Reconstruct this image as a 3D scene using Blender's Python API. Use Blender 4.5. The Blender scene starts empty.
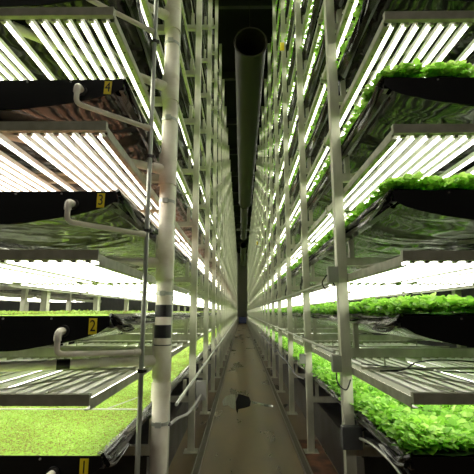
import bpy, math, random
import numpy as np
from mathutils import Vector, Matrix
random.seed(4)
RNG = np.random.default_rng(11)
C = bpy.context.scene.collection
PI = math.pi

# ------------------------------------------------------------------ dimensions (metres)
CAM_Z = 1.5
TIERS = 12
T0, DT = 0.815, 0.665              # height of the lowest tray rim, spacing of the tiers
TRAY_Y = 2.12                      # end of the trays facing the camera
FAR_Y = 52.0
TRAY_W = 1.5
POST_Y0, BAY = 3.08, 1.70
NPOST = 29
NFIX = 11                          # bays whose light banks are single objects
FIX_Y = {-1: 1.93, 1: 1.98}
EDGE = {-1: -0.675, 1: 0.815}      # aisle-side rim of the trays
FEDGE = {-1: -0.69, 1: 0.79}      # aisle-side rim of the light banks
POSTX = {-1: -0.555, 1: 0.755}
SIDE = {-1: 'left', 1: 'right'}
def tz(k): return T0 + DT * k
ORD = ['lowest', 'second', 'third', 'fourth', 'fifth', 'sixth', 'seventh', 'eighth', 'ninth', 'tenth', 'eleventh', 'topmost']
NTH = ['first', 'second', 'third', 'fourth', 'fifth', 'sixth', 'seventh', 'eighth', 'ninth', 'tenth', 'eleventh', 'twelfth',
       'thirteenth', 'fourteenth', 'fifteenth', 'sixteenth', 'seventeenth', 'eighteenth', 'nineteenth', 'twentieth'] + \
      ['twenty-' + n for n in ['first', 'second', 'third', 'fourth', 'fifth', 'sixth', 'seventh', 'eighth', 'ninth']]

# ------------------------------------------------------------------ materials
def mat(name, col, rough=0.5, metal=0.0, emis=None, spec=None):
    m = bpy.data.materials.new(name); m.use_nodes = True
    b = m.node_tree.nodes['Principled BSDF']
    b.inputs['Base Color'].default_value = (*col, 1)
    b.inputs['Roughness'].default_value = rough
    b.inputs['Metallic'].default_value = metal
    if spec is not None: b.inputs['Specular IOR Level'].default_value = spec
    if emis:
        b.inputs['Emission Color'].default_value = (*emis[0], 1)
        b.inputs['Emission Strength'].default_value = emis[1]
    return m
def N(m, t, **kw):
    n = m.node_tree.nodes.new(t)
    for k, v in kw.items():
        if k in n.inputs: n.inputs[k].default_value = v
        else: setattr(n, k, v)
    return n
def L(m, a, b): m.node_tree.links.new(a, b)
def noise_col(m, scale, c1, c2, lo=0.35, hi=0.65, stretch=(1, 1, 1), bump=0.0, detail=4, bdist=0.01, rough=None):
    b = m.node_tree.nodes['Principled BSDF']
    tc = N(m, 'ShaderNodeTexCoord'); mp = N(m, 'ShaderNodeMapping'); mp.inputs['Scale'].default_value = stretch
    L(m, tc.outputs['Object'], mp.inputs['Vector'])
    n = N(m, 'ShaderNodeTexNoise', Scale=scale, Detail=detail)
    L(m, mp.outputs['Vector'], n.inputs['Vector'])
    r = N(m, 'ShaderNodeValToRGB')
    r.color_ramp.elements[0].position = lo; r.color_ramp.elements[0].color = (*c1, 1)
    r.color_ramp.elements[1].position = hi; r.color_ramp.elements[1].color = (*c2, 1)
    L(m, n.outputs['Fac'], r.inputs['Fac']); L(m, r.outputs['Color'], b.inputs['Base Color'])
    if bump:
        bp = N(m, 'ShaderNodeBump', Strength=bump, Distance=bdist)
        L(m, n.outputs['Fac'], bp.inputs['Height']); L(m, bp.outputs['Normal'], b.inputs['Normal'])
    if rough:
        mr = N(m, 'ShaderNodeMapRange'); mr.inputs['To Min'].default_value = rough[0]; mr.inputs['To Max'].default_value = rough[1]
        L(m, n.outputs['Fac'], mr.inputs['Value']); L(m, mr.outputs['Result'], b.inputs['Roughness'])
    return n, r, mp
M = {}
M['steel'] = mat('pale painted steel', (0.52, 0.52, 0.43), 0.42, 0.15)
noise_col(M['steel'], 9, (0.42, 0.42, 0.32), (0.62, 0.62, 0.50), detail=6, stretch=(1, 1, .4))
M['frame'] = mat('light bank frame paint', (0.50, 0.50, 0.43), 0.45)
noise_col(M['frame'], 14, (0.30, 0.31, 0.22), (0.42, 0.43, 0.32))
M['dark_hole'] = mat('dark hole', (0.01, 0.01, 0.01), 0.8)
M['socket'] = mat('tube socket plastic', (0.55, 0.55, 0.5), 0.4)
M['housing'] = mat('white tube housing', (.80, .80, .74), .4)
M['tube'] = mat('fluorescent tube', (0.9, 0.9, 0.88), 0.3, 0, ((1.0, 0.965, 0.84), 5.0))
M['pvc'] = mat('cream pvc', (0.70, 0.66, 0.54), 0.32)
noise_col(M['pvc'], 7, (0.62, 0.56, 0.43), (0.80, 0.76, 0.65), lo=.3, hi=.55, detail=8)
M['conduit'] = mat('galvanised conduit', (0.42, 0.44, 0.38), 0.35, 0.5)
M['black_pl'] = mat('black tape', (0.012, 0.012, 0.012), 0.35)
M['cable'] = mat('black cable', (0.015, 0.015, 0.015), 0.45)
M['greycable'] = mat('grey cable', (0.35, 0.35, 0.33), 0.4)
M['boxgrey'] = mat('grey junction box', (0.33, 0.33, 0.30), 0.5)
M['boxdark'] = mat('dark junction box', (0.07, 0.075, 0.075), 0.45)
M['galv'] = mat('galvanised rail', (0.42, 0.42, 0.38), 0.32, 0.8)
noise_col(M['galv'], 20, (0.12, 0.12, 0.10), (0.28, 0.28, 0.25))
M['yellow'] = mat('yellow number plate', (0.85, 0.68, 0.02), 0.5)
M['ink'] = mat('black ink', (0.01, 0.01, 0.01), 0.6)
M['bolt'] = mat('bolt', (0.6, 0.6, 0.55), 0.3, 0.8)
# glossy black film: soft long ripples
m = M['film'] = mat('black plastic film', (0.008, 0.008, 0.007), 0.10, 0, spec=0.35)
M['hem'] = mat('folded black film', (0.008, 0.008, 0.007), 0.2, 0, spec=0.5)
tc = N(m, 'ShaderNodeTexCoord'); mp = N(m, 'ShaderNodeMapping'); mp.inputs['Scale'].default_value = (1.0, 1.6, 1.0)
n1 = N(m, 'ShaderNodeTexNoise', Scale=2.6, Detail=1.0, Distortion=.8)
bp = N(m, 'ShaderNodeBump', Strength=1.0, Distance=0.016)
L(m, tc.outputs['Object'], mp.inputs['Vector']); L(m, mp.outputs['Vector'], n1.inputs['Vector'])
L(m, n1.outputs['Fac'], bp.inputs['Height']); L(m, bp.outputs['Normal'], m.node_tree.nodes['Principled BSDF'].inputs['Normal'])
m = M['panel'] = mat('black end film', (0.008, 0.008, 0.008), 0.35, 0, spec=0.25)
M['trough'] = mat('black trough plastic', (0.02, 0.02, 0.02), 0.25)
noise_col(M['trough'], 3, (0.008, 0.008, 0.008), (0.05, 0.045, 0.04), detail=6, rough=(.2, .6))
# leaves
def leafmat(name, c1, c2, c3):
    m = bpy.data.materials.new(name); m.use_nodes = True
    nt = m.node_tree; b = nt.nodes['Principled BSDF']; out = nt.nodes['Material Output']
    at = N(m, 'ShaderNodeAttribute', attribute_name='tint')
    r = N(m, 'ShaderNodeValToRGB'); e = r.color_ramp.elements
    e[0].position = 0; e[0].color = (*c1, 1); e[1].position = 1; e[1].color = (*c3, 1)
    x = e.new(.55); x.color = (*c2, 1)
    L(m, at.outputs['Fac'], r.inputs['Fac']); L(m, r.outputs['Color'], b.inputs['Base Color'])
    b.inputs['Roughness'].default_value = 0.45
    t = N(m, 'ShaderNodeBsdfTranslucent'); L(m, r.outputs['Color'], t.inputs['Color'])
    mx = N(m, 'ShaderNodeMixShader', Fac=0.5)
    L(m, b.outputs[0], mx.inputs[1]); L(m, t.outputs[0], mx.inputs[2]); L(m, mx.outputs[0], out.inputs['Surface'])
    return m
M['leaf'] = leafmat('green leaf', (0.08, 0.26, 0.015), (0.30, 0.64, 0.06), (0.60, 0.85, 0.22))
M['sprout'] = leafmat('young sprout leaf', (0.30, 0.20, 0.06), (0.36, 0.60, 0.09), (0.64, 0.80, 0.28))
M['bed'] = mat('dense green bed', (0.10, 0.25, 0.04), 0.8)
noise_col(M['bed'], 45, (0.03, 0.09, 0.015), (0.14, 0.32, 0.05), detail=5, bump=.6, bdist=.02)
M['lawn'] = mat('sprout mat', (0.2, 0.4, 0.06), 0.85)
noise_col(M['lawn'], 60, (0.20, 0.16, 0.05), (0.40, 0.66, 0.08), lo=.36, hi=.5, detail=6, bump=.4)
M['cloth'] = mat('seeded tan cloth', (0.50, 0.27, 0.16), 0.9)
noise_col(M['cloth'], 30, (0.36, 0.17, 0.09), (0.62, 0.36, 0.24), detail=6)

# ------------------------------------------------------------------ mesh builder
class MB:
    def __init__(s): s.v = []; s.f = []; s.mi = []; s.m = 0
    def add(s, vs, fs):
        o = len(s.v); s.v += [tuple(p) for p in vs]
        for f in fs: s.f.append(tuple(i + o for i in f)); s.mi.append(s.m)
        return s
    def box(s, x0, x1, y0, y1, z0, z1):
        if x0 > x1: x0, x1 = x1, x0
        vs = [(x, y, z) for x in (x0, x1) for y in (y0, y1) for z in (z0, z1)]
        return s.add(vs, [(0, 1, 3, 2), (4, 6, 7, 5), (0, 4, 5, 1), (2, 3, 7, 6), (0, 2, 6, 4), (1, 5, 7, 3)])
    def tube(s, pts, r, n=12, caps=True):
        pts = [Vector(p) for p in pts]; rings = []
        rr = r if isinstance(r, (list, tuple)) else [r] * len(pts)
        up = None
        for i, p in enumerate(pts):
            d = (pts[min(i + 1, len(pts) - 1)] - pts[max(i - 1, 0)])
            if d.length < 1e-9: d = Vector((0, 0, 1))
            d.normalize()
            if up is None:
                up = Vector((0, 0, 1)) if abs(d.z) < .9 else Vector((1, 0, 0))
            a = d.cross(up).normalized(); b = a.cross(d).normalized(); up = b
            rings.append([p + (a * math.cos(2 * PI * j / n) + b * math.sin(2 * PI * j / n)) * rr[i] for j in range(n)])
        vs = [q for ring in rings for q in ring]; fs = []
        for i in range(len(pts) - 1):
            for j in range(n):
                k = (j + 1) % n
                fs.append((i * n + j, i * n + k, (i + 1) * n + k, (i + 1) * n + j))
        if caps:
            fs.append(tuple(range(n - 1, -1, -1))); fs.append(tuple((len(pts) - 1) * n + j for j in range(n)))
        return s.add(vs, fs)
    def mesh(s, name, mats, smooth=False):
        me = bpy.data.meshes.new(name); me.from_pydata(s.v, [], s.f); 
        for m in (mats if isinstance(mats, (list, tuple)) else [mats]): me.materials.append(m)
        if any(s.mi): me.polygons.foreach_set('material_index', s.mi)
        if smooth:
            me.polygons.foreach_set('use_smooth', [True] * len(me.polygons))
            me.set_sharp_from_angle(angle=math.radians(38))
        me.update(); return me
    def build(s, name, mats, parent=None, smooth=False, label=None):
        return link(name, s.mesh(name, mats, smooth), parent, label)
def link(name, me, parent=None, label=None):
    o = bpy.data.objects.new(name, me); C.objects.link(o)
    if parent: o.parent = parent
    if label: o['label'] = label
    return o
def thing(name, label, cat, loc=(0, 0, 0), group=None):
    o = bpy.data.objects.new(name, None); C.objects.link(o); o.location = loc; o.empty_display_size = .1
    return tag(o, label, cat, group)
def tag(o, label, cat, group=None, kind=None):
    o['label'] = label; o['category'] = cat
    if group: o['group'] = group
    if kind: o['kind'] = kind
    return o
def struct(o, label=None):
    o['kind'] = 'structure'
    if label: o['label'] = label
    return o
def arc(p0, p1, p2, n=6):
    p0, p1, p2 = Vector(p0), Vector(p1), Vector(p2)
    return [p0 * (1 - t) ** 2 + p1 * 2 * t * (1 - t) + p2 * t * t for t in [i / n for i in range(n + 1)]]
def smoothpath(pts, n=8):
    P = [Vector(p) for p in pts]; out = []
    for i in range(len(P) - 1):
        a = P[max(i - 1, 0)]; b = P[i]; c = P[i + 1]; d = P[min(i + 2, len(P) - 1)]
        for t in [j / n for j in range(n)]:
            out.append(0.5 * ((2 * b) + (c - a) * t + (2 * a - 5 * b + 4 * c - d) * t * t + (3 * b - a - 3 * c + d) * t ** 3))
    out.append(P[-1]); return out

# ------------------------------------------------------------------ setting
m = M['floor'] = mat('worn brown concrete', (0.12, 0.09, 0.06), 0.45)
n_, r_, mp_ = noise_col(m, 1.4, (0.060, 0.034, 0.012), (0.21, 0.140, 0.062), lo=.3, hi=.7, detail=9, bump=.15, bdist=.01, stretch=(1.6, .5, 1), rough=(.18, .42))
M['ceil'] = mat('dark ceiling', (0.003, 0.003, 0.002), 0.9, spec=.1)
M['wall'] = mat('dark wall panel', (0.03, 0.032, 0.028), 0.7)
noise_col(M['wall'], 3, (0.008, 0.008, 0.007), (0.02, 0.02, 0.017))
M['farwall'] = mat('grey far wall', (0.42, 0.42, 0.33), 0.7)
XL, XR, YB, YF, ZT = -6.2, 3.2, -2.5, 57.0, 9.7
struct(MB().box(XL, XR, YB, YF, -.1, 0).build('floor', M['floor']))
struct(MB().box(XL, XR, YB, YF, ZT, ZT + .1).build('ceiling', M['ceil']))
struct(MB().box(XL - .1, XL, YB, YF, 0, ZT).build('wall_left', M['wall']))
struct(MB().box(XR, XR + .1, YB, YF, 0, ZT).build('wall_right', M['wall']))
struct(MB().box(XL, XR, YF, YF + .1, 0, ZT).build('wall_far', M['farwall']))
struct(MB().box(XL, XR, YB - .1, YB, 0, ZT).build('wall_back', M['wall']))
b = MB()
for y in np.arange(6.0, 56, 3.4): b.box(XL, XR, y, y + .12, ZT - .28, ZT)
struct(b.build('trim_1', mat('roof purlin', (.008, .008, .006), .8)))

# ------------------------------------------------------------------ upright frames
def frame_geo(s, tiers, parts):
    """posts + crossbeams of one upright frame, origin at the aisle post's foot. returns list of (name, MB)"""
    out = []
    H = tz(tiers - 1) + .5
    off = TRAY_W + .12 + .12
    def post(x, sg):
        b = MB(); w, d, t = .035, .04, .007
        b.box(x - w, x + w, -d, -d + t, 0, H)                    # face towards the camera
        b.box(x - sg * w, x - sg * (w - t), -d + t, d, 0, H)     # web on the aisle side
        b.box(x + sg * (w - t), x + sg * w, -d + t, d, 0, H)
        return b
    out.append(('post', post(0, s))); out.append(('post', post(s * off, -s)))
    for x in (0, s * off): out.append(('base_plate', MB().box(x - .075, x + .075, -.075, .075, 0, .012)))
    for k in range(tiers):
        z = tz(k) - .27
        b = MB().box(s * .036, s * (off - .036), -.025, .025, z - .03, z + .03)
        for xx in (EDGE[1] - POSTX[1] + .012, off - (EDGE[1] - POSTX[1]) - .012):   # upstand brackets that carry the tray rims
            b.box(s * (xx - .006), s * (xx + .03), -.02, .02, z + .03, tz(k) - .062)
        out.append(('crossbeam', b))
    return out
def upright(s, i, x, tiers, near, label, group, name='rack_upright'):
    geo = GEO.setdefault((s, tiers, near), None)
    if geo is None:
        parts = frame_geo(s, tiers, near)
        if near: geo = [(n, b.mesh(n, M['steel'])) for n, b in parts]
        else:
            a = MB()
            for n, b in parts: a.add(b.v, b.f)
            geo = a.mesh(name, M['steel'])
        GEO[(s, tiers, near)] = geo
    loc = (x, POST_Y0 + BAY * i, 0)
    if near:
        t = thing(name, label, 'rack frame', loc, group)
        for n, me in geo: link(n, me, t)
    else:
        t = link(name, geo); t.location = loc; tag(t, label, 'rack frame', group)
    return t
GEO = {}
for s in (-1, 1):
    for i in range(NPOST):
        upright(s, i, POSTX[s], TIERS, i < 7, f'pale steel rack upright, {NTH[i]} from the camera on the {SIDE[s]} side of the aisle',
                f'steel uprights of the {SIDE[s]} rack')

# ------------------------------------------------------------------ grow trays
def ysteps(y0, y1):
    ys = [y0]
    while ys[-1] < y1:
        y = ys[-1]; ys.append(y + (.06 if y < 5 else .2 if y < 10 else 1.0))
    ys[-1] = y1; return ys
def tray(s, k, x0, y0, y1, label, group, num=None, detail=True):
    z0 = tz(k)
    t = thing('grow_tray', label, 'grow tray', (x0, y0, z0), group)
    Ln = y1 - y0; ys = [y - y0 for y in ysteps(y0, y1)]
    # sagging liner (double walled sheet so it has thickness)
    nu = 26; vs = []; fs = []
    def sag(u): return -.045 - .135 * max(0, math.sin(PI * u)) ** .6
    ph = random.random() * 9
    for y in ys:
        for i in range(nu + 1):
            u = i / nu
            w = .006 * math.sin(y * 7 + u * 9 + ph) * math.sin(PI * u) + .004 * math.sin(y * 19 + u * 23 + ph * 2) * math.sin(PI * u)
            vs.append((s * TRAY_W * u, y, sag(u) + w))
    for a in range(len(ys) - 1):
        for i in range(nu):
            p = a * (nu + 1) + i; fs.append((p, p + 1, p + nu + 2, p + nu + 1))
    lo = len(vs); vs += [(x, y, z + .004) for x, y, z in vs]; fs += [tuple(lo + q for q in reversed(f)) for f in fs]
    MB().add(vs, fs).build('liner', M['film'], t, smooth=True)
    # end panel
    for yy, nm in ((-.004, 'end_panel'), (Ln + .001, 'end_panel')):
        top = [(s * TRAY_W * i / nu, .0) for i in range(nu + 1)]
        bot = [(s * TRAY_W * i / nu, sag(i / nu) - .004) for i in range(nu, -1, -1)]
        pr = top + bot; n = len(pr)
        v = [(x, yy, z) for x, z in pr] + [(x, yy + .003, z) for x, z in pr]
        f = [tuple(range(n)), tuple(range(2 * n - 1, n - 1, -1))] + [(i, i + n, (i + 1) % n + n, (i + 1) % n) for i in range(n)]
        MB().add(v, f).build(nm, M['panel'], t)
    # steel side rails, aisle side and far side
    for xx in (0, TRAY_W):
        sg = -s if xx == 0 else s
        b = MB(); X = s * xx
        b.box(X + sg * .002, X + sg * .005, 0.01, Ln, -.058, -.002).box(X - sg * .03, X + sg * .005, 0.01, Ln, -.062, -.058)
        b.build('side_rail', M['galv'], t)
    # film folded over the aisle rim, wrinkled
    vs = []; fs = []; prof = [(.03, .004), (.008, .012), (-.006, .010), (-.016, -.004), (-.008, -.014), (-.020, -.024), (-.010, -.034), (-.020, -.046), (-.008, -.054)]
    if k >= 2: prof += [(-.020, -.066), (-.006, -.078), (-.016, -.092), (.010, -.106), (.035, -.096)]
    for y in ys:
        for j, (px, pz) in enumerate(prof):
            a = .006 if y < 9 else .002
            w = a * (math.sin(y * 4.1 + j * 2.1 + ph) + .5 * math.sin(y * 9.3 + j * 3.9))
            vs.append((s * (px + (w if j > 1 else 0)), y, pz + .4 * w))
    n = len(prof)
    for a in range(len(ys) - 1):
        for j in range(n - 1):
            p = a * n + j; fs.append((p, p + 1, p + n + 1, p + n))
    MB().add(vs, fs).build('film_hem', M['hem'], t, smooth=True)
    if detail:
        # gathered film at the near corner
        b = MB()
        for q in range(5):
            a0 = random.uniform(-.01, .02)
            b.tube(smoothpath([(-s * (.002 + .006 * q), -.006 + .004 * q, .004 - .012 * q), (-s * (.022 + a0), .05 + .02 * q, -.02 - .014 * q),
                               (-s * (.012 + a0), .16 + .03 * q, -.03 - .015 * q), (-s * .006, .34 + .03 * q, -.05 - .008 * q)]), [.012 - .0004 * min(i, 14) for i in range(25)], 6)
        b.build('gathered_film', M['hem'], t, smooth=True)
        for xb in (.3, .55, .8, 1.05, 1.3): MB().tube([(s * xb, -.004, -.014), (s * xb, -.010, -.014)], .005, 8).build('rivet', M['bolt'], t)
        for yb in range(4):
            MB().tube([(-s * .004, .35 + yb * .42, -.045), (-s * .011, .35 + yb * .42, -.045)], .008, 8).build('bolt', M['dark_hole'], t)
    if num:
        xl = s * .085; zl = -.052; rot = {4: .05, 3: .02, 2: .0, 1: 0}[num]
        p = MB().box(-.021, .021, -.0025, 0, -.04, .04).build('number_label', M['yellow'], t, label=f'yellow label with a black {num}')
        p.location = (xl, -.0045, zl); p.rotation_euler = (0, rot, 0)
        cu = bpy.data.curves.new('digit', 'FONT'); cu.body = str(num); cu.size = .082; cu.align_x = 'CENTER'; cu.align_y = 'CENTER'; cu.extrude = .0006
        tmp = bpy.data.objects.new('digit', cu); C.objects.link(tmp)
        me = bpy.data.meshes.new_from_object(tmp.evaluated_get(bpy.context.evaluated_depsgraph_get()))
        bpy.data.objects.remove(tmp); me.materials.clear(); me.materials.append(M['ink'])
        d = link('digit', me, p); d.location = (0, -.0032, 0); d.rotation_euler = (PI / 2, 0, 0); d.scale = (.8, 1, 1)
    return t
for s in (-1, 1):
    for k in range(TIERS):
        num = (k + 1) if (s < 0 and k < 4) else None
        lab = (f'long black film-lined grow tray with yellow label {num}, left of the aisle' if num else
               f'long black film-lined grow tray, {ORD[k]} tier of the {SIDE[s]} rack')
        tray(s, k, EDGE[s], TRAY_Y, FAR_Y, lab, f'grow trays of the {SIDE[s]} rack', num, detail=k < 5)

# ------------------------------------------------------------------ plants
LEAF_V = np.array([(0, 0, 0), (.42, .33, .10), (-.42, .33, .10), (0, .42, -.02), (.34, .78, .05), (-.34, .78, .05), (0, 1.0, -.10)])
LEAF_F = [(0, 1, 3), (0, 3, 2), (3, 1, 4, 6), (3, 6, 5, 2)]
SPR_V = np.array([(0, 0, 0), (.35, .5, .08), (0, 1, -.05), (-.35, .5, .08)])
SPR_F = [(0, 1, 2, 3)]
def leaves(P, size, tilt, LV, LF, tint=None):
    n = len(P)
    yaw = RNG.uniform(0, 2 * PI, n); pit = RNG.normal(tilt, .35, n); rol = RNG.normal(0, .35, n)
    sz = size * RNG.uniform(.65, 1.3, n)
    v = LV[None] * sz[:, None, None]
    x, y, z = v[..., 0], v[..., 1], v[..., 2]
    cr, sr = np.cos(rol)[:, None], np.sin(rol)[:, None]; x, z = x * cr + z * sr, -x * sr + z * cr
    cp, sp = np.cos(pit)[:, None], np.sin(pit)[:, None]; y, z = y * cp - z * sp, y * sp + z * cp
    cy, sy = np.cos(yaw)[:, None], np.sin(yaw)[:, None]; x, y = x * cy - y * sy, x * sy + y * cy
    V = np.stack([x, y, z], -1) + P[:, None, :]
    t = RNG.uniform(0, 1, n) if tint is None else tint
    return V, t
def plant_mesh(name, groups, base, mats):
    """groups: list of (V (n,m,3), tint, faces); base: (verts, faces) using material 1"""
    vs, loops, starts, totals, tint, mi = [], [], [], [], [], []
    vo = lo = 0
    for V, t, F in groups:
        n, m_ = V.shape[:2]; vs.append(V.reshape(-1, 3))
        idx = (np.arange(n) * m_)[:, None] + vo
        flat = np.concatenate([np.array(f) for f in F]); per = np.array([len(f) for f in F])
        loops.append((idx + flat[None]).ravel()); tot = np.tile(per, n); totals.append(tot)
        starts.append(lo + np.concatenate([[0], np.cumsum(tot)[:-1]])); lo += tot.sum()
        tint.append(np.repeat(t, len(F))); mi.append(np.zeros(n * len(F), int)); vo += n * m_
    bv, bf = base
    vs.append(np.array(bv, float)); fl = np.array(bf); loops.append((fl + vo).ravel()); tot = np.full(len(fl), 4)
    totals.append(tot); starts.append(lo + np.arange(len(fl)) * 4); tint.append(np.zeros(len(fl))); mi.append(np.ones(len(fl), int))
    vs = np.concatenate(vs); loops = np.concatenate(loops); starts = np.concatenate(starts); mi = np.concatenate(mi)
    me = bpy.data.meshes.new(name)
    me.vertices.add(len(vs)); me.vertices.foreach_set('co', vs.ravel())
    me.loops.add(len(loops)); me.loops.foreach_set('vertex_index', loops)
    me.polygons.add(len(starts)); me.polygons.foreach_set('loop_start', starts)
    a = me.attributes.new('tint', 'FLOAT', 'FACE'); a.data.foreach_set('value', np.concatenate(tint))
    for m in mats: me.materials.append(m)
    me.polygons.foreach_set('material_index', mi)
    me.update(calc_edges=True); me.validate()
    return me
def bedgrid(s, y0, y1, zb, amp):
    ys = ysteps(y0, y1); xs = np.linspace(.012, TRAY_W - .012, 24); v = []; f = []
    for y in ys:
        for x in xs: v.append((s * x, y, zb + amp * math.sin(x * 23 + y * 5) * math.sin(y * 17 + x * 3)))
    n = len(xs)
    for a in range(len(ys) - 1):
        for i in range(n - 1):
            p = a * n + i; f.append((p, p + 1, p + n + 1, p + n))
    return v, f
def scatter(n, x0, x1, y0, y1): return np.stack([RNG.uniform(x0, x1, n), RNG.uniform(y0, y1, n)], 1)
def height_noise(xy):
    return .5 + .25 * np.sin(xy[:, 0] * 9 + xy[:, 1] * 4) + .25 * np.sin(xy[:, 1] * 11 - xy[:, 0] * 6)
def leafy(s, k, ph):
    """leafy greens: tall ragged canopy"""
    L_ = FAR_Y - TRAY_Y - .02; G = []
    full = 1.0 if k <= 1 else .35
    zones = [  # x0,x1,y0,y1,count,size
        (0.0, TRAY_W, 0.0, 2.2, int(9000 * full), .040), (0.0, TRAY_W, 2.2, 5.0, int(7000 * full), .042),
        (0.0, TRAY_W, 0.0, .30, 2200, .042), (-.02, .22, 0, 3.0, 2000, .042), (-.02, .22, 3.0, 8.0, 2400, .045),
        (-.02, .22, 8.0, 20.0, 2600, .055), (-.02, .22, 20, L_, 2400, .07), (.2, TRAY_W, 5.0, 16.0, 2500 if k < 2 else 600, .06)]
    for x0, x1, y0, y1, n, sz in zones:
        xy = scatter(n, x0, x1, y0, y1); h = height_noise(xy + ph)
        edge = np.clip((xy[:, 0] + .02) / .12, 0, 1) * np.clip((xy[:, 1] + .01) / .08, .8, 1)
        top = ((.045 if k < 2 else .060) + .05 * h) * (.35 + .65 * edge)
        z = .012 + top * RNG.uniform(.25, 1.0, n)
        P = np.stack([s * xy[:, 0], xy[:, 1], z], 1)
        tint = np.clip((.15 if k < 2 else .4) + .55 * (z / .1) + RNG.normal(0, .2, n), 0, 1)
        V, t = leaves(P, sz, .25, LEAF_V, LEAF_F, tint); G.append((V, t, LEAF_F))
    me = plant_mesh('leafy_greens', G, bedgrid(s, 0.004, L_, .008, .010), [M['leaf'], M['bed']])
    return me
def lawn(s, k, ph):
    L_ = FAR_Y - TRAY_Y - .02; G = []
    dens = {0: 1.0, 1: .35}.get(k, .06)
    zones = [(.01, TRAY_W, 0.004, 1.6, int(52000 * dens), .0095), (.01, TRAY_W, 1.6, 4.5, int(45000 * dens), .012),
             (.0, .3, 0, 4.0, int(5000 if k else 0), .014), (.0, .35, 4, 12, 5000, .020), (.0, .35, 12, L_, 4500, .04), (.3, TRAY_W, 4.5, 16, 8000 if k < 2 else 500, .022)]
    for x0, x1, y0, y1, n, sz in zones:
        if not n: continue
        xy = scatter(n, x0, x1, y0, y1); h = height_noise(xy * .8 + ph)
        z = -.002 + (.018 + .010 * h) * RNG.uniform(.5, 1.0, n)
        P = np.stack([s * xy[:, 0], xy[:, 1], z], 1)
        tint = np.clip(.30 + .3 * h + .22 * np.sin(xy[:, 0] * 31 + 3 * np.sin(xy[:, 1] * 13)) * np.sin(xy[:, 1] * 37 + 2 * np.sin(xy[:, 0] * 19)) + RNG.normal(0, .30, n), 0, 1)
        V, t = leaves(P, sz, .15, SPR_V, SPR_F, tint); G.append((V, t, SPR_F))
    return plant_mesh('sprout_mat', G, bedgrid(s, 0.004, L_, -.004, .003), [M['sprout'], M['lawn']])
for k in range(TIERS):
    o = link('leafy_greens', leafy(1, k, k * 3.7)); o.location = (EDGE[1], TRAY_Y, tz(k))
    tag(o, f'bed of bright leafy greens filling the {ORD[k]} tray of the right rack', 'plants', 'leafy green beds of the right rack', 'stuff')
    if k == 2:
        v, f = bedgrid(-1, .004, FAR_Y - TRAY_Y - .02, -.012, .002)
        o = MB().add(v, f).build('seeded_cloth', M['cloth']); o.location = (EDGE[-1], TRAY_Y, tz(k))
        tag(o, 'tan seeded cloth lying in the tray with yellow label 3', 'cloth')
    else:
        o = link('sprout_mat', lawn(-1, k, k * 2.9)); o.location = (EDGE[-1], TRAY_Y, tz(k))
        where = f'tray with yellow label {k+1}' if k < 4 else f'{ORD[k]} tray of the left rack'
        tag(o, f'flat mat of yellow-green sprouts in the {where}', 'plants', 'sprout mats of the left rack', 'stuff')

# ------------------------------------------------------------------ light banks
SLOTS = [0, 1, 2, 3, 4, 5, 6, 8, 10, 11, 12, 13, 14, 15, 16, 18]
FW, FL, PITCH = 1.42, 1.66, .070
def fx(s, j): return s * (.062 + PITCH * j)
def bank_frame(s, hi):
    b = MB(); W = FW
    b.box(0, s * W, 0, .03, -.014, .036)                       # front channel
    b.box(0, s * W, FL - .03, FL, -.014, .036)
    for X in (0, s * W):
        q = s if X == 0 else -s
        b.box(X, X + q * .004, .03, FL - .03, -.034, .014); b.box(X + q * .004, X + q * .032, .03, FL - .03, -.038, -.034)
    b.box(0, s * W, .80, .83, .032, .045)
    if hi:
        b.tube([(s * .2, .03, .04), (s * .03, .80, .04)], .006, 6); 
        b.add([(s * .42, .03, .050), (s * .46, .03, .050), (s * .05, .80, .050), (s * .01, .80, .050),
               (s * .42, .03, .046), (s * .46, .03, .046), (s * .05, .80, .046), (s * .01, .80, .046)],
              [(0, 1, 2, 3), (7, 6, 5, 4), (0, 4, 5, 1), (2, 6, 7, 3), (1, 5, 6, 2), (0, 3, 7, 4)])
    b.m = 3
    for j in SLOTS:                                        # housings: a shallow inverted channel over each tube
        c = fx(s, j); b.box(c - .0145, c + .0145, .03, FL - .03, .007, .022)
        for q in (-1, 1): b.box(c + q * .0145, c + q * .0125, .03, FL - .03, -.007, .007)
    if hi:
        b.m = 1
        for j in SLOTS:
            for y in (.035, FL - .055): b.box(fx(s, j) - .011, fx(s, j) + .011, y, y + .02, -.022, .004)
        b.m = 2
        for y in np.arange(.12, FL - .1, .17): b.tube([(s * .018, y, -.0392), (s * .018, y, -.0378)], .006, 8)
    # hangers up to the crossbeam at the upright
    return b
def hanger(s, yh, xs=(.25, 1.2)):
    b = MB()
    for x in xs: b.tube([(s * x, yh, .02), (s * x, yh, .085)], .006, 6)
    return b
def tubes(s, n=8, js=None):
    b = MB()
    for j in (js or SLOTS): b.tube([(fx(s, j), .05, -.009), (fx(s, j), FL - .05, -.007)], .0100, n)
    return b
LZ = .281
HY = {q: POST_Y0 - FIX_Y[q] for q in FIX_Y}
BK = {}
for s in (-1, 1):
    BK[s] = dict(frame=bank_frame(s, True).mesh('frame', [M['frame'], M['socket'], M['dark_hole'], M['housing']]),
                 hang=[hanger(s, HY[s], [q]).mesh('hanger', M['frame']) for q in (.25, 1.2)],
                 tube=[tubes(s, 8, [j]).mesh('tube', M['tube'], True) for j in SLOTS])
    a = bank_frame(s, False); a.mi = [2 if q == 3 else q for q in a.mi]; a.m = 0; h = hanger(s, HY[s]); a.add(h.v, h.f); t = tubes(s, 5); a.m = 1; a.add(t.v, t.f)
    BK[s]['far'] = a.mesh('light_bank', [M['frame'], M['tube'], M['housing']])
    h = []
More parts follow.
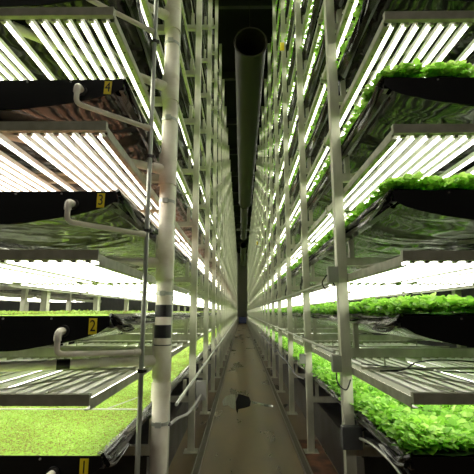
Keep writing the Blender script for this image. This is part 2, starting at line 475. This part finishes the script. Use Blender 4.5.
def bank(s, k, i, x, label, group, near):
    loc = (x, FIX_Y[s] + BAY * i, tz(k) + LZ)
    if near:
        t = thing('light_bank', label, 'light fixture', loc, group)
        link('frame', BK[s]['frame'], t); [link('hanger', h_, t) for h_ in BK[s]['hang']]
        for me in BK[s]['tube']: link('tube', me, t)
    else:
        t = link('light_bank', BK[s]['far']); t.location = loc; tag(t, label, 'light fixture', group)
    return t
for s in (-1, 1):
    for i in range(NFIX):
        for k in range(TIERS):
            near = (i == 0 and k < 5) or (i == 1 and k < 6)
            where = f'tray labelled {k+1}' if (s < 0 and k < 4) else f'{ORD[k]} tray'
            bank(s, k, i, FEDGE[s], f'white glowing tube bank above {where}, {SIDE[s]} rack, {NTH[i]} bay from the camera',
                 f'tube light banks of the {SIDE[s]} rack', near)
    a = MB(); src = MB(); f0 = bank_frame(s, False); t0 = tubes(s, 3)
    for i in range(NFIX, 29):
        for k in range(TIERS):
            for g, mm in ((f0, 0), (t0, 1)):
                a.m = mm; a.add([(x, y + BAY * (i - NFIX), z + DT * k) for x, y, z in g.v], g.f)
    o = a.build('light_bank', [M['frame'], M['tube']]); o.location = (FEDGE[s], FIX_Y[s] + BAY * NFIX, tz(0) + LZ)
    tag(o, f'distant banks of glowing tubes far down the {SIDE[s]} rack', 'light fixture', None, 'stuff')

# ------------------------------------------------------------------ neighbouring rack seen through the left one
NX = -3.45
for i in range(5):
    upright(-1, i, NX, 3, False, f'steel upright of the rack behind the left rack, {NTH[i]} from the camera', 'uprights of the rack behind')
for k in range(3):
    tray(-1, k, NX - .12, TRAY_Y, 11.0, f'black grow tray of the rack behind the left rack, {ORD[k]} tier', 'trays of the rack behind', detail=False)
    for i in range(5):
        bank(-1, k, i, NX - .1, f'glowing tube bank on the rack behind the left one, {ORD[k]} tier, {NTH[i]} bay', 'light banks of the rack behind', False)

# ------------------------------------------------------------------ white standpipe and its branches
PX, PY = -.56, 2.955
t = thing('standpipe', 'thick cream plastic standpipe with black tape bands at the near left rack', 'pipe', (PX, PY, 0))
MB().tube([(0, 0, 0), (0, 0, 8.6)], .057, 24).build('pipe', M['pvc'], t, smooth=True)
DR = [(1.165, -1.75, 2.40), (1.85, -1.80, 2.52), (2.563, -1.45, 2.33), (3.245, -1.40, 2.28), (3.87, -1.40, 2.28)]
for z, ex, ey in DR:
    b = MB().tube([(0, 0, z - .10), (0, 0, z + .085)], .064, 24)
    for e in (z - .10, z + .085): b.tube([(0, 0, e - .018), (0, 0, e + .018)], .0665, 24)
    d = Vector((ex - PX, ey - PY, 0)).normalized()
    b.tube([d * .03 + Vector((0, 0, z)), d * .13 + Vector((0, 0, z))], .039, 18)
    b.build('tee_fitting', M['pvc'], t, smooth=True)
    e = Vector((ex - PX, ey - PY, z + .012))
    b = MB().tube([d * .10 + Vector((0, 0, z)), e], .030, 18).tube([e - d * .02, e + d * .045], [.036, .036], 18)
    b.tube([d * .36 + Vector((0, 0, z + .005)), d * .42 + Vector((0, 0, z + .006))], .035, 18)
    b.build('branch_pipe', M['pvc'], t, smooth=True)
    if z == DR[0][0]:
        MB().tube([d * .60 + Vector((0, 0, z + .006)), d * .68 + Vector((0, 0, z + .007))], .0325, 18).build('black_tape', M['black_pl'], t, label='black tape')
for z0, z1 in ((1.465, 1.55), (1.32, 1.41), (1.265, 1.275)):
    if z0 > 1: MB().tube([(0, 0, z0), (0, 0, z1)], .0600, 24).build('black_tape', M['black_pl'], t, label='black tape band')
MB().tube([(0, 0, .90), (0, 0, 1.02)], .066, 24).build('coupling', M['pvc'], t, smooth=True)
for z in (.745, 1.62, 2.30, 2.96, 3.62, 4.3):
    b = MB().tube([(0, 0, z), (0, 0, z + .022)], .0605, 24).box(-.02, .02, -.075, -.055, z - .006, z + .028)
    b.build('pipe_clamp', M['conduit'], t)
# thin vertical conduit
TXp, TYp = -.555, 2.335
t = thing('riser_tube', 'thin pale riser tube standing in front of the thick standpipe', 'pipe', (TXp, TYp, 0))
MB().tube([(0, 0, 0), (0, 0, 8.6)], .0135, 14).build('pipe', M['conduit'], t, smooth=True)
for z in (1.17, 1.96, 2.42, 3.2): MB().tube([(0, 0, z), (0, 0, z + .018)], .02, 12).box(-.012, .03, -.01, .01, z + .002, z + .016).build('clip', M['cable'], t)
# tray drains
for k in (0, 1, 2, 3, 4):
    z0 = tz(k) - .075; x0 = -.905
    lab = f'cream drain elbow and pipe from the tray labelled {k+1} to the riser tube' if k < 4 else 'cream drain elbow and pipe from the fifth tray of the left rack'
    t = thing('drain_pipe', lab, 'pipe', (x0, TRAY_Y, z0), 'tray drains of the left rack')
    MB().tube([(0, -.006, 0), (0, -.024, 0)], .030, 18).build('outlet_ring', M['black_pl'], t, smooth=True)
    b = MB().tube([(0, -.02, 0), (0, -.045, 0)] + arc((0, -.045, 0), (0, -.075, 0), (0, -.075, -.03)) + [(0, -.075, -.045)], .0185, 14)
    b.build('elbow', M['pvc'], t, smooth=True)
    e = Vector((TXp - x0, TYp - TRAY_Y, -.125)); s0 = Vector((0, -.075, -.04))
    c = Vector((0, -.075, -.11)); dd = (e - c).normalized()
    b = MB().tube([s0, Vector((0, -.075, -.075))] + arc((0, -.075, -.075), c, c + dd * .035) + [e - dd * .012], .0145, 14)
    b.tube([e - dd * .05, e - dd * .012], .0185, 14)
    b.build('pipe', M['pvc'], t, smooth=True)

# ------------------------------------------------------------------ wiring on the uprights
def jbox(x, y, z, w, d, h, mt, label, cable=None):
    t = thing('junction_box', label, 'junction box', (x, y, z), None)
    bm_ = MB().box(-w, w, -d, d, -h, h).build('body', mt, t)
    md = bm_.modifiers.new('b', 'BEVEL'); md.width = .004; md.segments = 2
    MB().box(-w - .002, w + .002, -d - .006, -d, -h - .002, h + .002).build('lid', mt, t)
    if cable: MB().tube(smoothpath(cable), .005, 8).build('cable', M['cable'], t, smooth=True)
    return t
rx = POSTX[1]
jbox(rx - .068, POST_Y0, 1.775, .036, .035, .058, M['boxgrey'], 'pale grey junction box high on the nearest right rack upright',
     [(.0, 0, -.05), (.01, -.02, -.10), (-.05, -.02, -.115), (-.08, -.01, -.06), (-.04, 0, .0)])
jbox(rx - .002, POST_Y0 - .075, .655, .065, .032, .07, M['boxdark'], 'wide dark grey junction box low on the nearest right rack upright',
     [(.06, 0, .03), (.13, .0, .05), (.2, -.02, -.05), (.26, 0, -.25), (.27, .03, -.64)])
jbox(rx - .068, POST_Y0, 1.13, .03, .03, .055, M['boxgrey'], 'grey junction box at mid height on the nearest right rack upright',
     [(0, 0, -.05), (.0, -.03, -.13), (.05, -.06, -.17), (.085, -.06, -.1)])
t = jbox(-.455, 4.78, .64, .055, .045, .10, M['boxgrey'], 'pale plastic box with grey cable on the second left rack upright')
jbox(rx - .068, POST_Y0 + BAY, .98, .03, .03, .05, M['boxgrey'], 'grey junction box on the second right rack upright')
# conduits that run along the aisle on the uprights
for s, x, z, y0, lab in ((1, rx - .048, 1.735, 3.12, 'straight steel conduit running along the right uprights at eye height'),
                         (1, rx - .052, 1.20, 3.2, 'straight steel conduit running along the right uprights at waist height'),
                         (-1, -.503, .80, 3.3, 'straight steel conduit running low along the left uprights')):
    t = thing('conduit', lab, 'conduit', (x, y0, z))
    MB().tube([(0, 0, 0), (0, 46 - y0, 0)], .0125, 10).build('pipe', M['conduit'], t, smooth=True)
    for i in range(1, 8):
        yy = POST_Y0 + BAY * i - y0 - (.06 if i == 1 and s > 0 else 0)
        MB().box(-.016, .016, yy - .012, yy + .012, -.018, .018).build('clip', M['steel'], t)
# white slack cable low on the right
pts = []
for i in range(1, 9):
    y = POST_Y0 + BAY * i
    pts += [(rx - .05, y, .74 + .02 * (i % 2)), (rx - .045, y + .5 * BAY, .66 + .03 * (i % 3))]
tag(MB().tube(smoothpath(pts, 10), .011, 8).build('cable', M['boxdark'], smooth=True), 'slack dark grey cable looping along the lower right uprights', 'cable')
tag(MB().tube(smoothpath([(-.455, 4.725, .60), (-.455, 4.6, .60), (-.46, 4.3, .60), (-.475, 3.8, .62), (-.49, 3.3, .70), (-.495, 3.0, .735), (-.495, 2.96, .745)]), .012, 8).build('cable', M['greycable'], smooth=True),
    'grey flexible cable curving from the pale box to the left standpipe', 'cable')
# black power cords lying on the lowest light bank on the right
zc = tz(0) + LZ + .055
tag(MB().tube(smoothpath([(.83, 2.55, zc), (1.0, 2.62, zc), (1.25, 3.0, zc), (1.5, 3.02, zc + .01), (1.9, 2.7, zc)]), .005, 8).build('cord', M['cable'], smooth=True),
    'black power cord lying across the lowest light bank of the right rack', 'cord')
tag(MB().tube(smoothpath([(.82, 2.9, zc), (.95, 2.75, zc), (1.2, 2.55, zc), (1.6, 2.42, zc), (2.0, 2.3, zc)]), .004, 8).build('cord', M['cable'], smooth=True),
    'second thinner black cord crossing the lowest right light bank nearer the camera', 'cord')
# loops of cable hanging on the right uprights
for i in (1, 2, 3):
    for k in range(2, 8):
        z = tz(k) - .30; q = random.uniform(-.02, .02); p = []
        for a in range(26):
            an = a * .62; rr = .045 + .012 * math.sin(a * 1.9 + k)
            p.append((-.052 - .004 * math.sin(a * 2.3) + .012 * math.cos(an), rr * math.sin(an) + q, z + 1.3 * rr * math.cos(an) - .0015 * a))
        o = MB().tube(smoothpath(p, 3), .0055, 6).build('cable_loop', M['cable'], smooth=True); o.location = (rx, POST_Y0 + BAY * i, 0)
        tag(o, f'coiled black cable on the {NTH[i]} right upright just under the {ORD[k]} tray', 'cable', 'coiled cables on the right uprights')
# hoses at the lower right tray corner
for q, lab in enumerate(('pale grey hose drooping below the corner of the lowest right tray', 'black hose drooping beside the pale hose at the lowest right tray')):
    d = q * .05
    tag(MB().tube(smoothpath([(.80 + d, 2.95, .66), (.83 + d, 2.7, .68), (.89 + d, 2.45, .60), (.93 + d, 2.35, .4), (.95 + d, 2.3, .0125)]), .011, 8).build('hose', [M['conduit'], M['cable']][q], smooth=True), lab, 'hose')
# film-like wall of dark plastic troughs under the racks
for s in (-1, 1):
    x = POSTX[s] + s * .16
    t = thing('drain_trough', f'long black plastic drain trough on the floor under the {SIDE[s]} rack', 'trough', (x, 3.3, 0))
    b = MB(); Ln = 44; W = 1.15
    b.box(0, s * .02, 0, Ln, 0, .43); b.box(s * (W - .02), s * W, 0, Ln, 0, .43)
    b.box(s * .02, s * (W - .02), 0, .02, 0, .43); b.box(s * .02, s * (W - .02), Ln - .02, Ln, 0, .43); b.box(s * .02, s * (W - .02), .02, Ln - .02, 0, .02)
    b.build('body', M['trough'], t)
    MB().box(-s * .02, s * .03, -.01, Ln, .43, .445).build('rim', M['trough'], t)

# ------------------------------------------------------------------ floor rails, puddle, end of aisle
for s, x in ((-1, -.435), (1, .625)):
    t = thing('guide_rail', f'low steel guide rail along the floor on the {SIDE[s]} of the aisle', 'rail', (x, 1.2, 0))
    Ln = 50
    MB().box(-.035, .035, 0, Ln, 0, .006).build('web', mat('worn rail steel', (.16, .14, .11), .45, .5), t)
    for q in (-1, 1): MB().box(q * .035, q * .029, 0, Ln, .006, .035).build('flange', mat('rail edge', (.30, .27, .21), .4, .5), t)
M['rust'] = mat('rusty plate', (.16, .06, .03), .6)
noise_col(M['rust'], 6, (.05, .025, .015), (.22, .085, .04), detail=8)
tag(MB().box(.67, .90, 3.2, 5.2, 0, .006).build('floor_plate', M['rust']), 'rusty brown steel plate on the floor at the second right upright', 'plate')
# puddle
M['water'] = mat('dark water', (.010, .009, .007), .03, 0, spec=.6)
def blob(pts, zt, name, m_):
    n = len(pts); v = [(x, y, .0005) for x, y in pts] + [(x, y, zt) for x, y in pts]
    f = [tuple(range(n - 1, -1, -1)), tuple(range(n, 2 * n))] + [(i, (i + 1) % n, (i + 1) % n + n, i + n) for i in range(n)]
    return MB().add(v, f).build(name, m_)
tag(blob([(-.06, 7.95), (-.10, 7.3), (-.09, 6.7), (-.065, 6.45), (-.05, 6.75), (.06, 6.85), (.13, 6.95), (.155, 7.3), (.13, 7.7), (.02, 7.85)], .003, 'dark_patch', mat('black damp patch', (.003, .003, .003), .8, spec=.05)),
    'ragged black damp patch in the middle of the aisle floor', 'patch')
tag(blob([(-.12, 7.9), (-.10, 7.2), (-.11, 6.7), (-.16, 6.8), (-.22, 7.0), (-.30, 6.95), (-.33, 7.3), (-.30, 7.7), (-.2, 7.9)], .002, 'puddle', M['water']),
    'small shiny puddle left of the black patch on the aisle floor', 'puddle')
tag(blob([(.17, 7.35), (.17, 7.15), (.28, 7.12), (.37, 6.95), (.52, 6.9), (.53, 7.0), (.40, 7.12), (.28, 7.25)], .002, 'puddle', M['water']),
    'thin wet streak right of the black patch on the aisle floor', 'puddle')
t = thing('pallet_bin', 'small blue bin on the floor at the far end of the aisle', 'bin', (.12, 51.5, 0))
mb = mat('blue plastic', (.015, .02, .07), .5)
b = MB().box(-.45, .45, -.4, .4, .12, .8); b.build('body', mb, t); MB().box(-.48, .48, -.43, .43, .8, .86).build('rim', mb, t)
for x in (-.38, .3): MB().box(x, x + .08, -.4, .4, 0, .12).build('skid', M['black_pl'], t)
# yellow tags
for (x, y, z, lab) in ((rx - .03, POST_Y0 + 2 * BAY - .05, 6.1, 'small yellow tag high on the third right upright'),
                       (rx - .03, POST_Y0 + 9 * BAY - .05, 4.6, 'small yellow tag on the tenth right upright')):
    tag(MB().box(x - .035, x + .035, y, y + .008, z - .08, z + .08).build('tag', M['yellow']), lab, 'tag')

# ------------------------------------------------------------------ ventilation ducts over the aisle
M['duct'] = mat('olive grey duct', (.016, .014, .006), .6, 0, spec=.2)
def duct(y0, y1, x, z, r, lab):
    t = thing('air_duct', lab, 'duct', (x, y0, z))
    n = 32; b = MB()
    b.tube([(0, 0, 0), (0, y1 - y0, 0)], r, n, False).tube([(0, 0, 0), (0, y1 - y0, 0)], r - .006, n, False)
    b.build('shell', M['duct'], t, smooth=True)
    v = []; f = []
    for yy in (-.01, .03):
        for rr in (r + .025, r - .008): v += [(rr * math.cos(2 * PI * j / n), yy, rr * math.sin(2 * PI * j / n)) for j in range(n)]
    for j in range(n):
        k = (j + 1) % n
        f += [(j, n + j, n + k, k), (2 * n + j, 2 * n + k, 3 * n + k, 3 * n + j), (j, k, 2 * n + k, 2 * n + j), (n + j, 3 * n + j, 3 * n + k, n + k)]
    MB().add(v, f).build('flange', M['duct'], t)
    for yy in np.arange(.8, y1 - y0, 3.0):
        MB().tube([(0, yy, r), (0, yy, ZT - z)], .008, 6).build('hanger', M['duct'], t)
duct(8.3, 22.0, .22, 7.55, .36, 'wide round olive duct hanging over the aisle, nearest one')
duct(22.6, 33, .18, 7.55, .24, 'narrower round duct hanging over the aisle behind the wide one')
duct(36, 50, .18, 7.4, .3, 'farthest round duct over the aisle')
t = tag(MB().box(-.35, .65, 28.9, 29.1, 7.9 - .55, 7.9 - .45).build('duct_support', M['galv']), 'pale crossbar spanning the aisle under the ducts', 'beam')

# thin irrigation line lying over the sprouts
t = thing('irrigation_line', 'thin pale irrigation line lying across the sprouts labelled 1', 'pipe', (EDGE[-1], 2.92, tz(0) + .034))
MB().tube([(-.02, 0, 0), (-1.48, 0, 0)], .005, 8).build('pipe', M['socket'], t, smooth=True)
MB().tube([(-.25, 0, 0), (-.12, .42, .0)], .004, 8).build('side_tube', M['socket'], t, smooth=True)
# unseen added lamp light behind the camera, brightens surfaces facing it
t = thing('fill_lamp', 'unseen added lamp hanging in the cross aisle behind the viewer', 'fill', (0.1, -1.9, 4.6))
MB().box(-.8, .8, -.12, .12, 0, .05).build('housing', M['frame'], t)  # body and hangers made up along with the added light
for x in (-.6, .6): MB().tube([(x, 0, .05), (x, 0, ZT - 4.6)], .006, 6).build('hanger', M['frame'], t)
ld = bpy.data.lights.new('fill', 'AREA'); ld.shape = 'RECTANGLE'; ld.size = 1.5; ld.size_y = .2; ld.energy = 36; ld.color = (1, .92, .80)
lo_ = bpy.data.objects.new('fill', ld); C.objects.link(lo_); lo_.parent = t; lo_.location = (0, 0.02, -.012); lo_.rotation_euler = (math.radians(35), 0, 0)

# ------------------------------------------------------------------ camera, world, view
w = bpy.data.worlds.new('world'); w.use_nodes = True; bpy.context.scene.world = w
w.node_tree.nodes['Background'].inputs['Color'].default_value = (.5, .55, .5, 1)
w.node_tree.nodes['Background'].inputs['Strength'].default_value = 0.0
cd = bpy.data.cameras.new('camera'); cd.sensor_width = 36; cd.lens = 36 * 406 / 474; cd.clip_end = 200; cd.clip_start = .05
co = bpy.data.objects.new('camera', cd); C.objects.link(co); co.location = (0, 0, CAM_Z)
co.rotation_euler = (math.radians(90 + 10.46), 0, math.radians(.63))
sc = bpy.context.scene; sc.camera = co
sc.view_settings.view_transform = 'Standard'; sc.view_settings.look = 'None'
sc.view_settings.exposure = 0.5; sc.view_settings.gamma = 1; sc.view_settings.use_curve_mapping = False
sc.cycles.use_denoising = True; sc.cycles.max_bounces = 7; sc.cycles.use_light_tree = True
sc.cycles.sample_clamp_indirect = 8
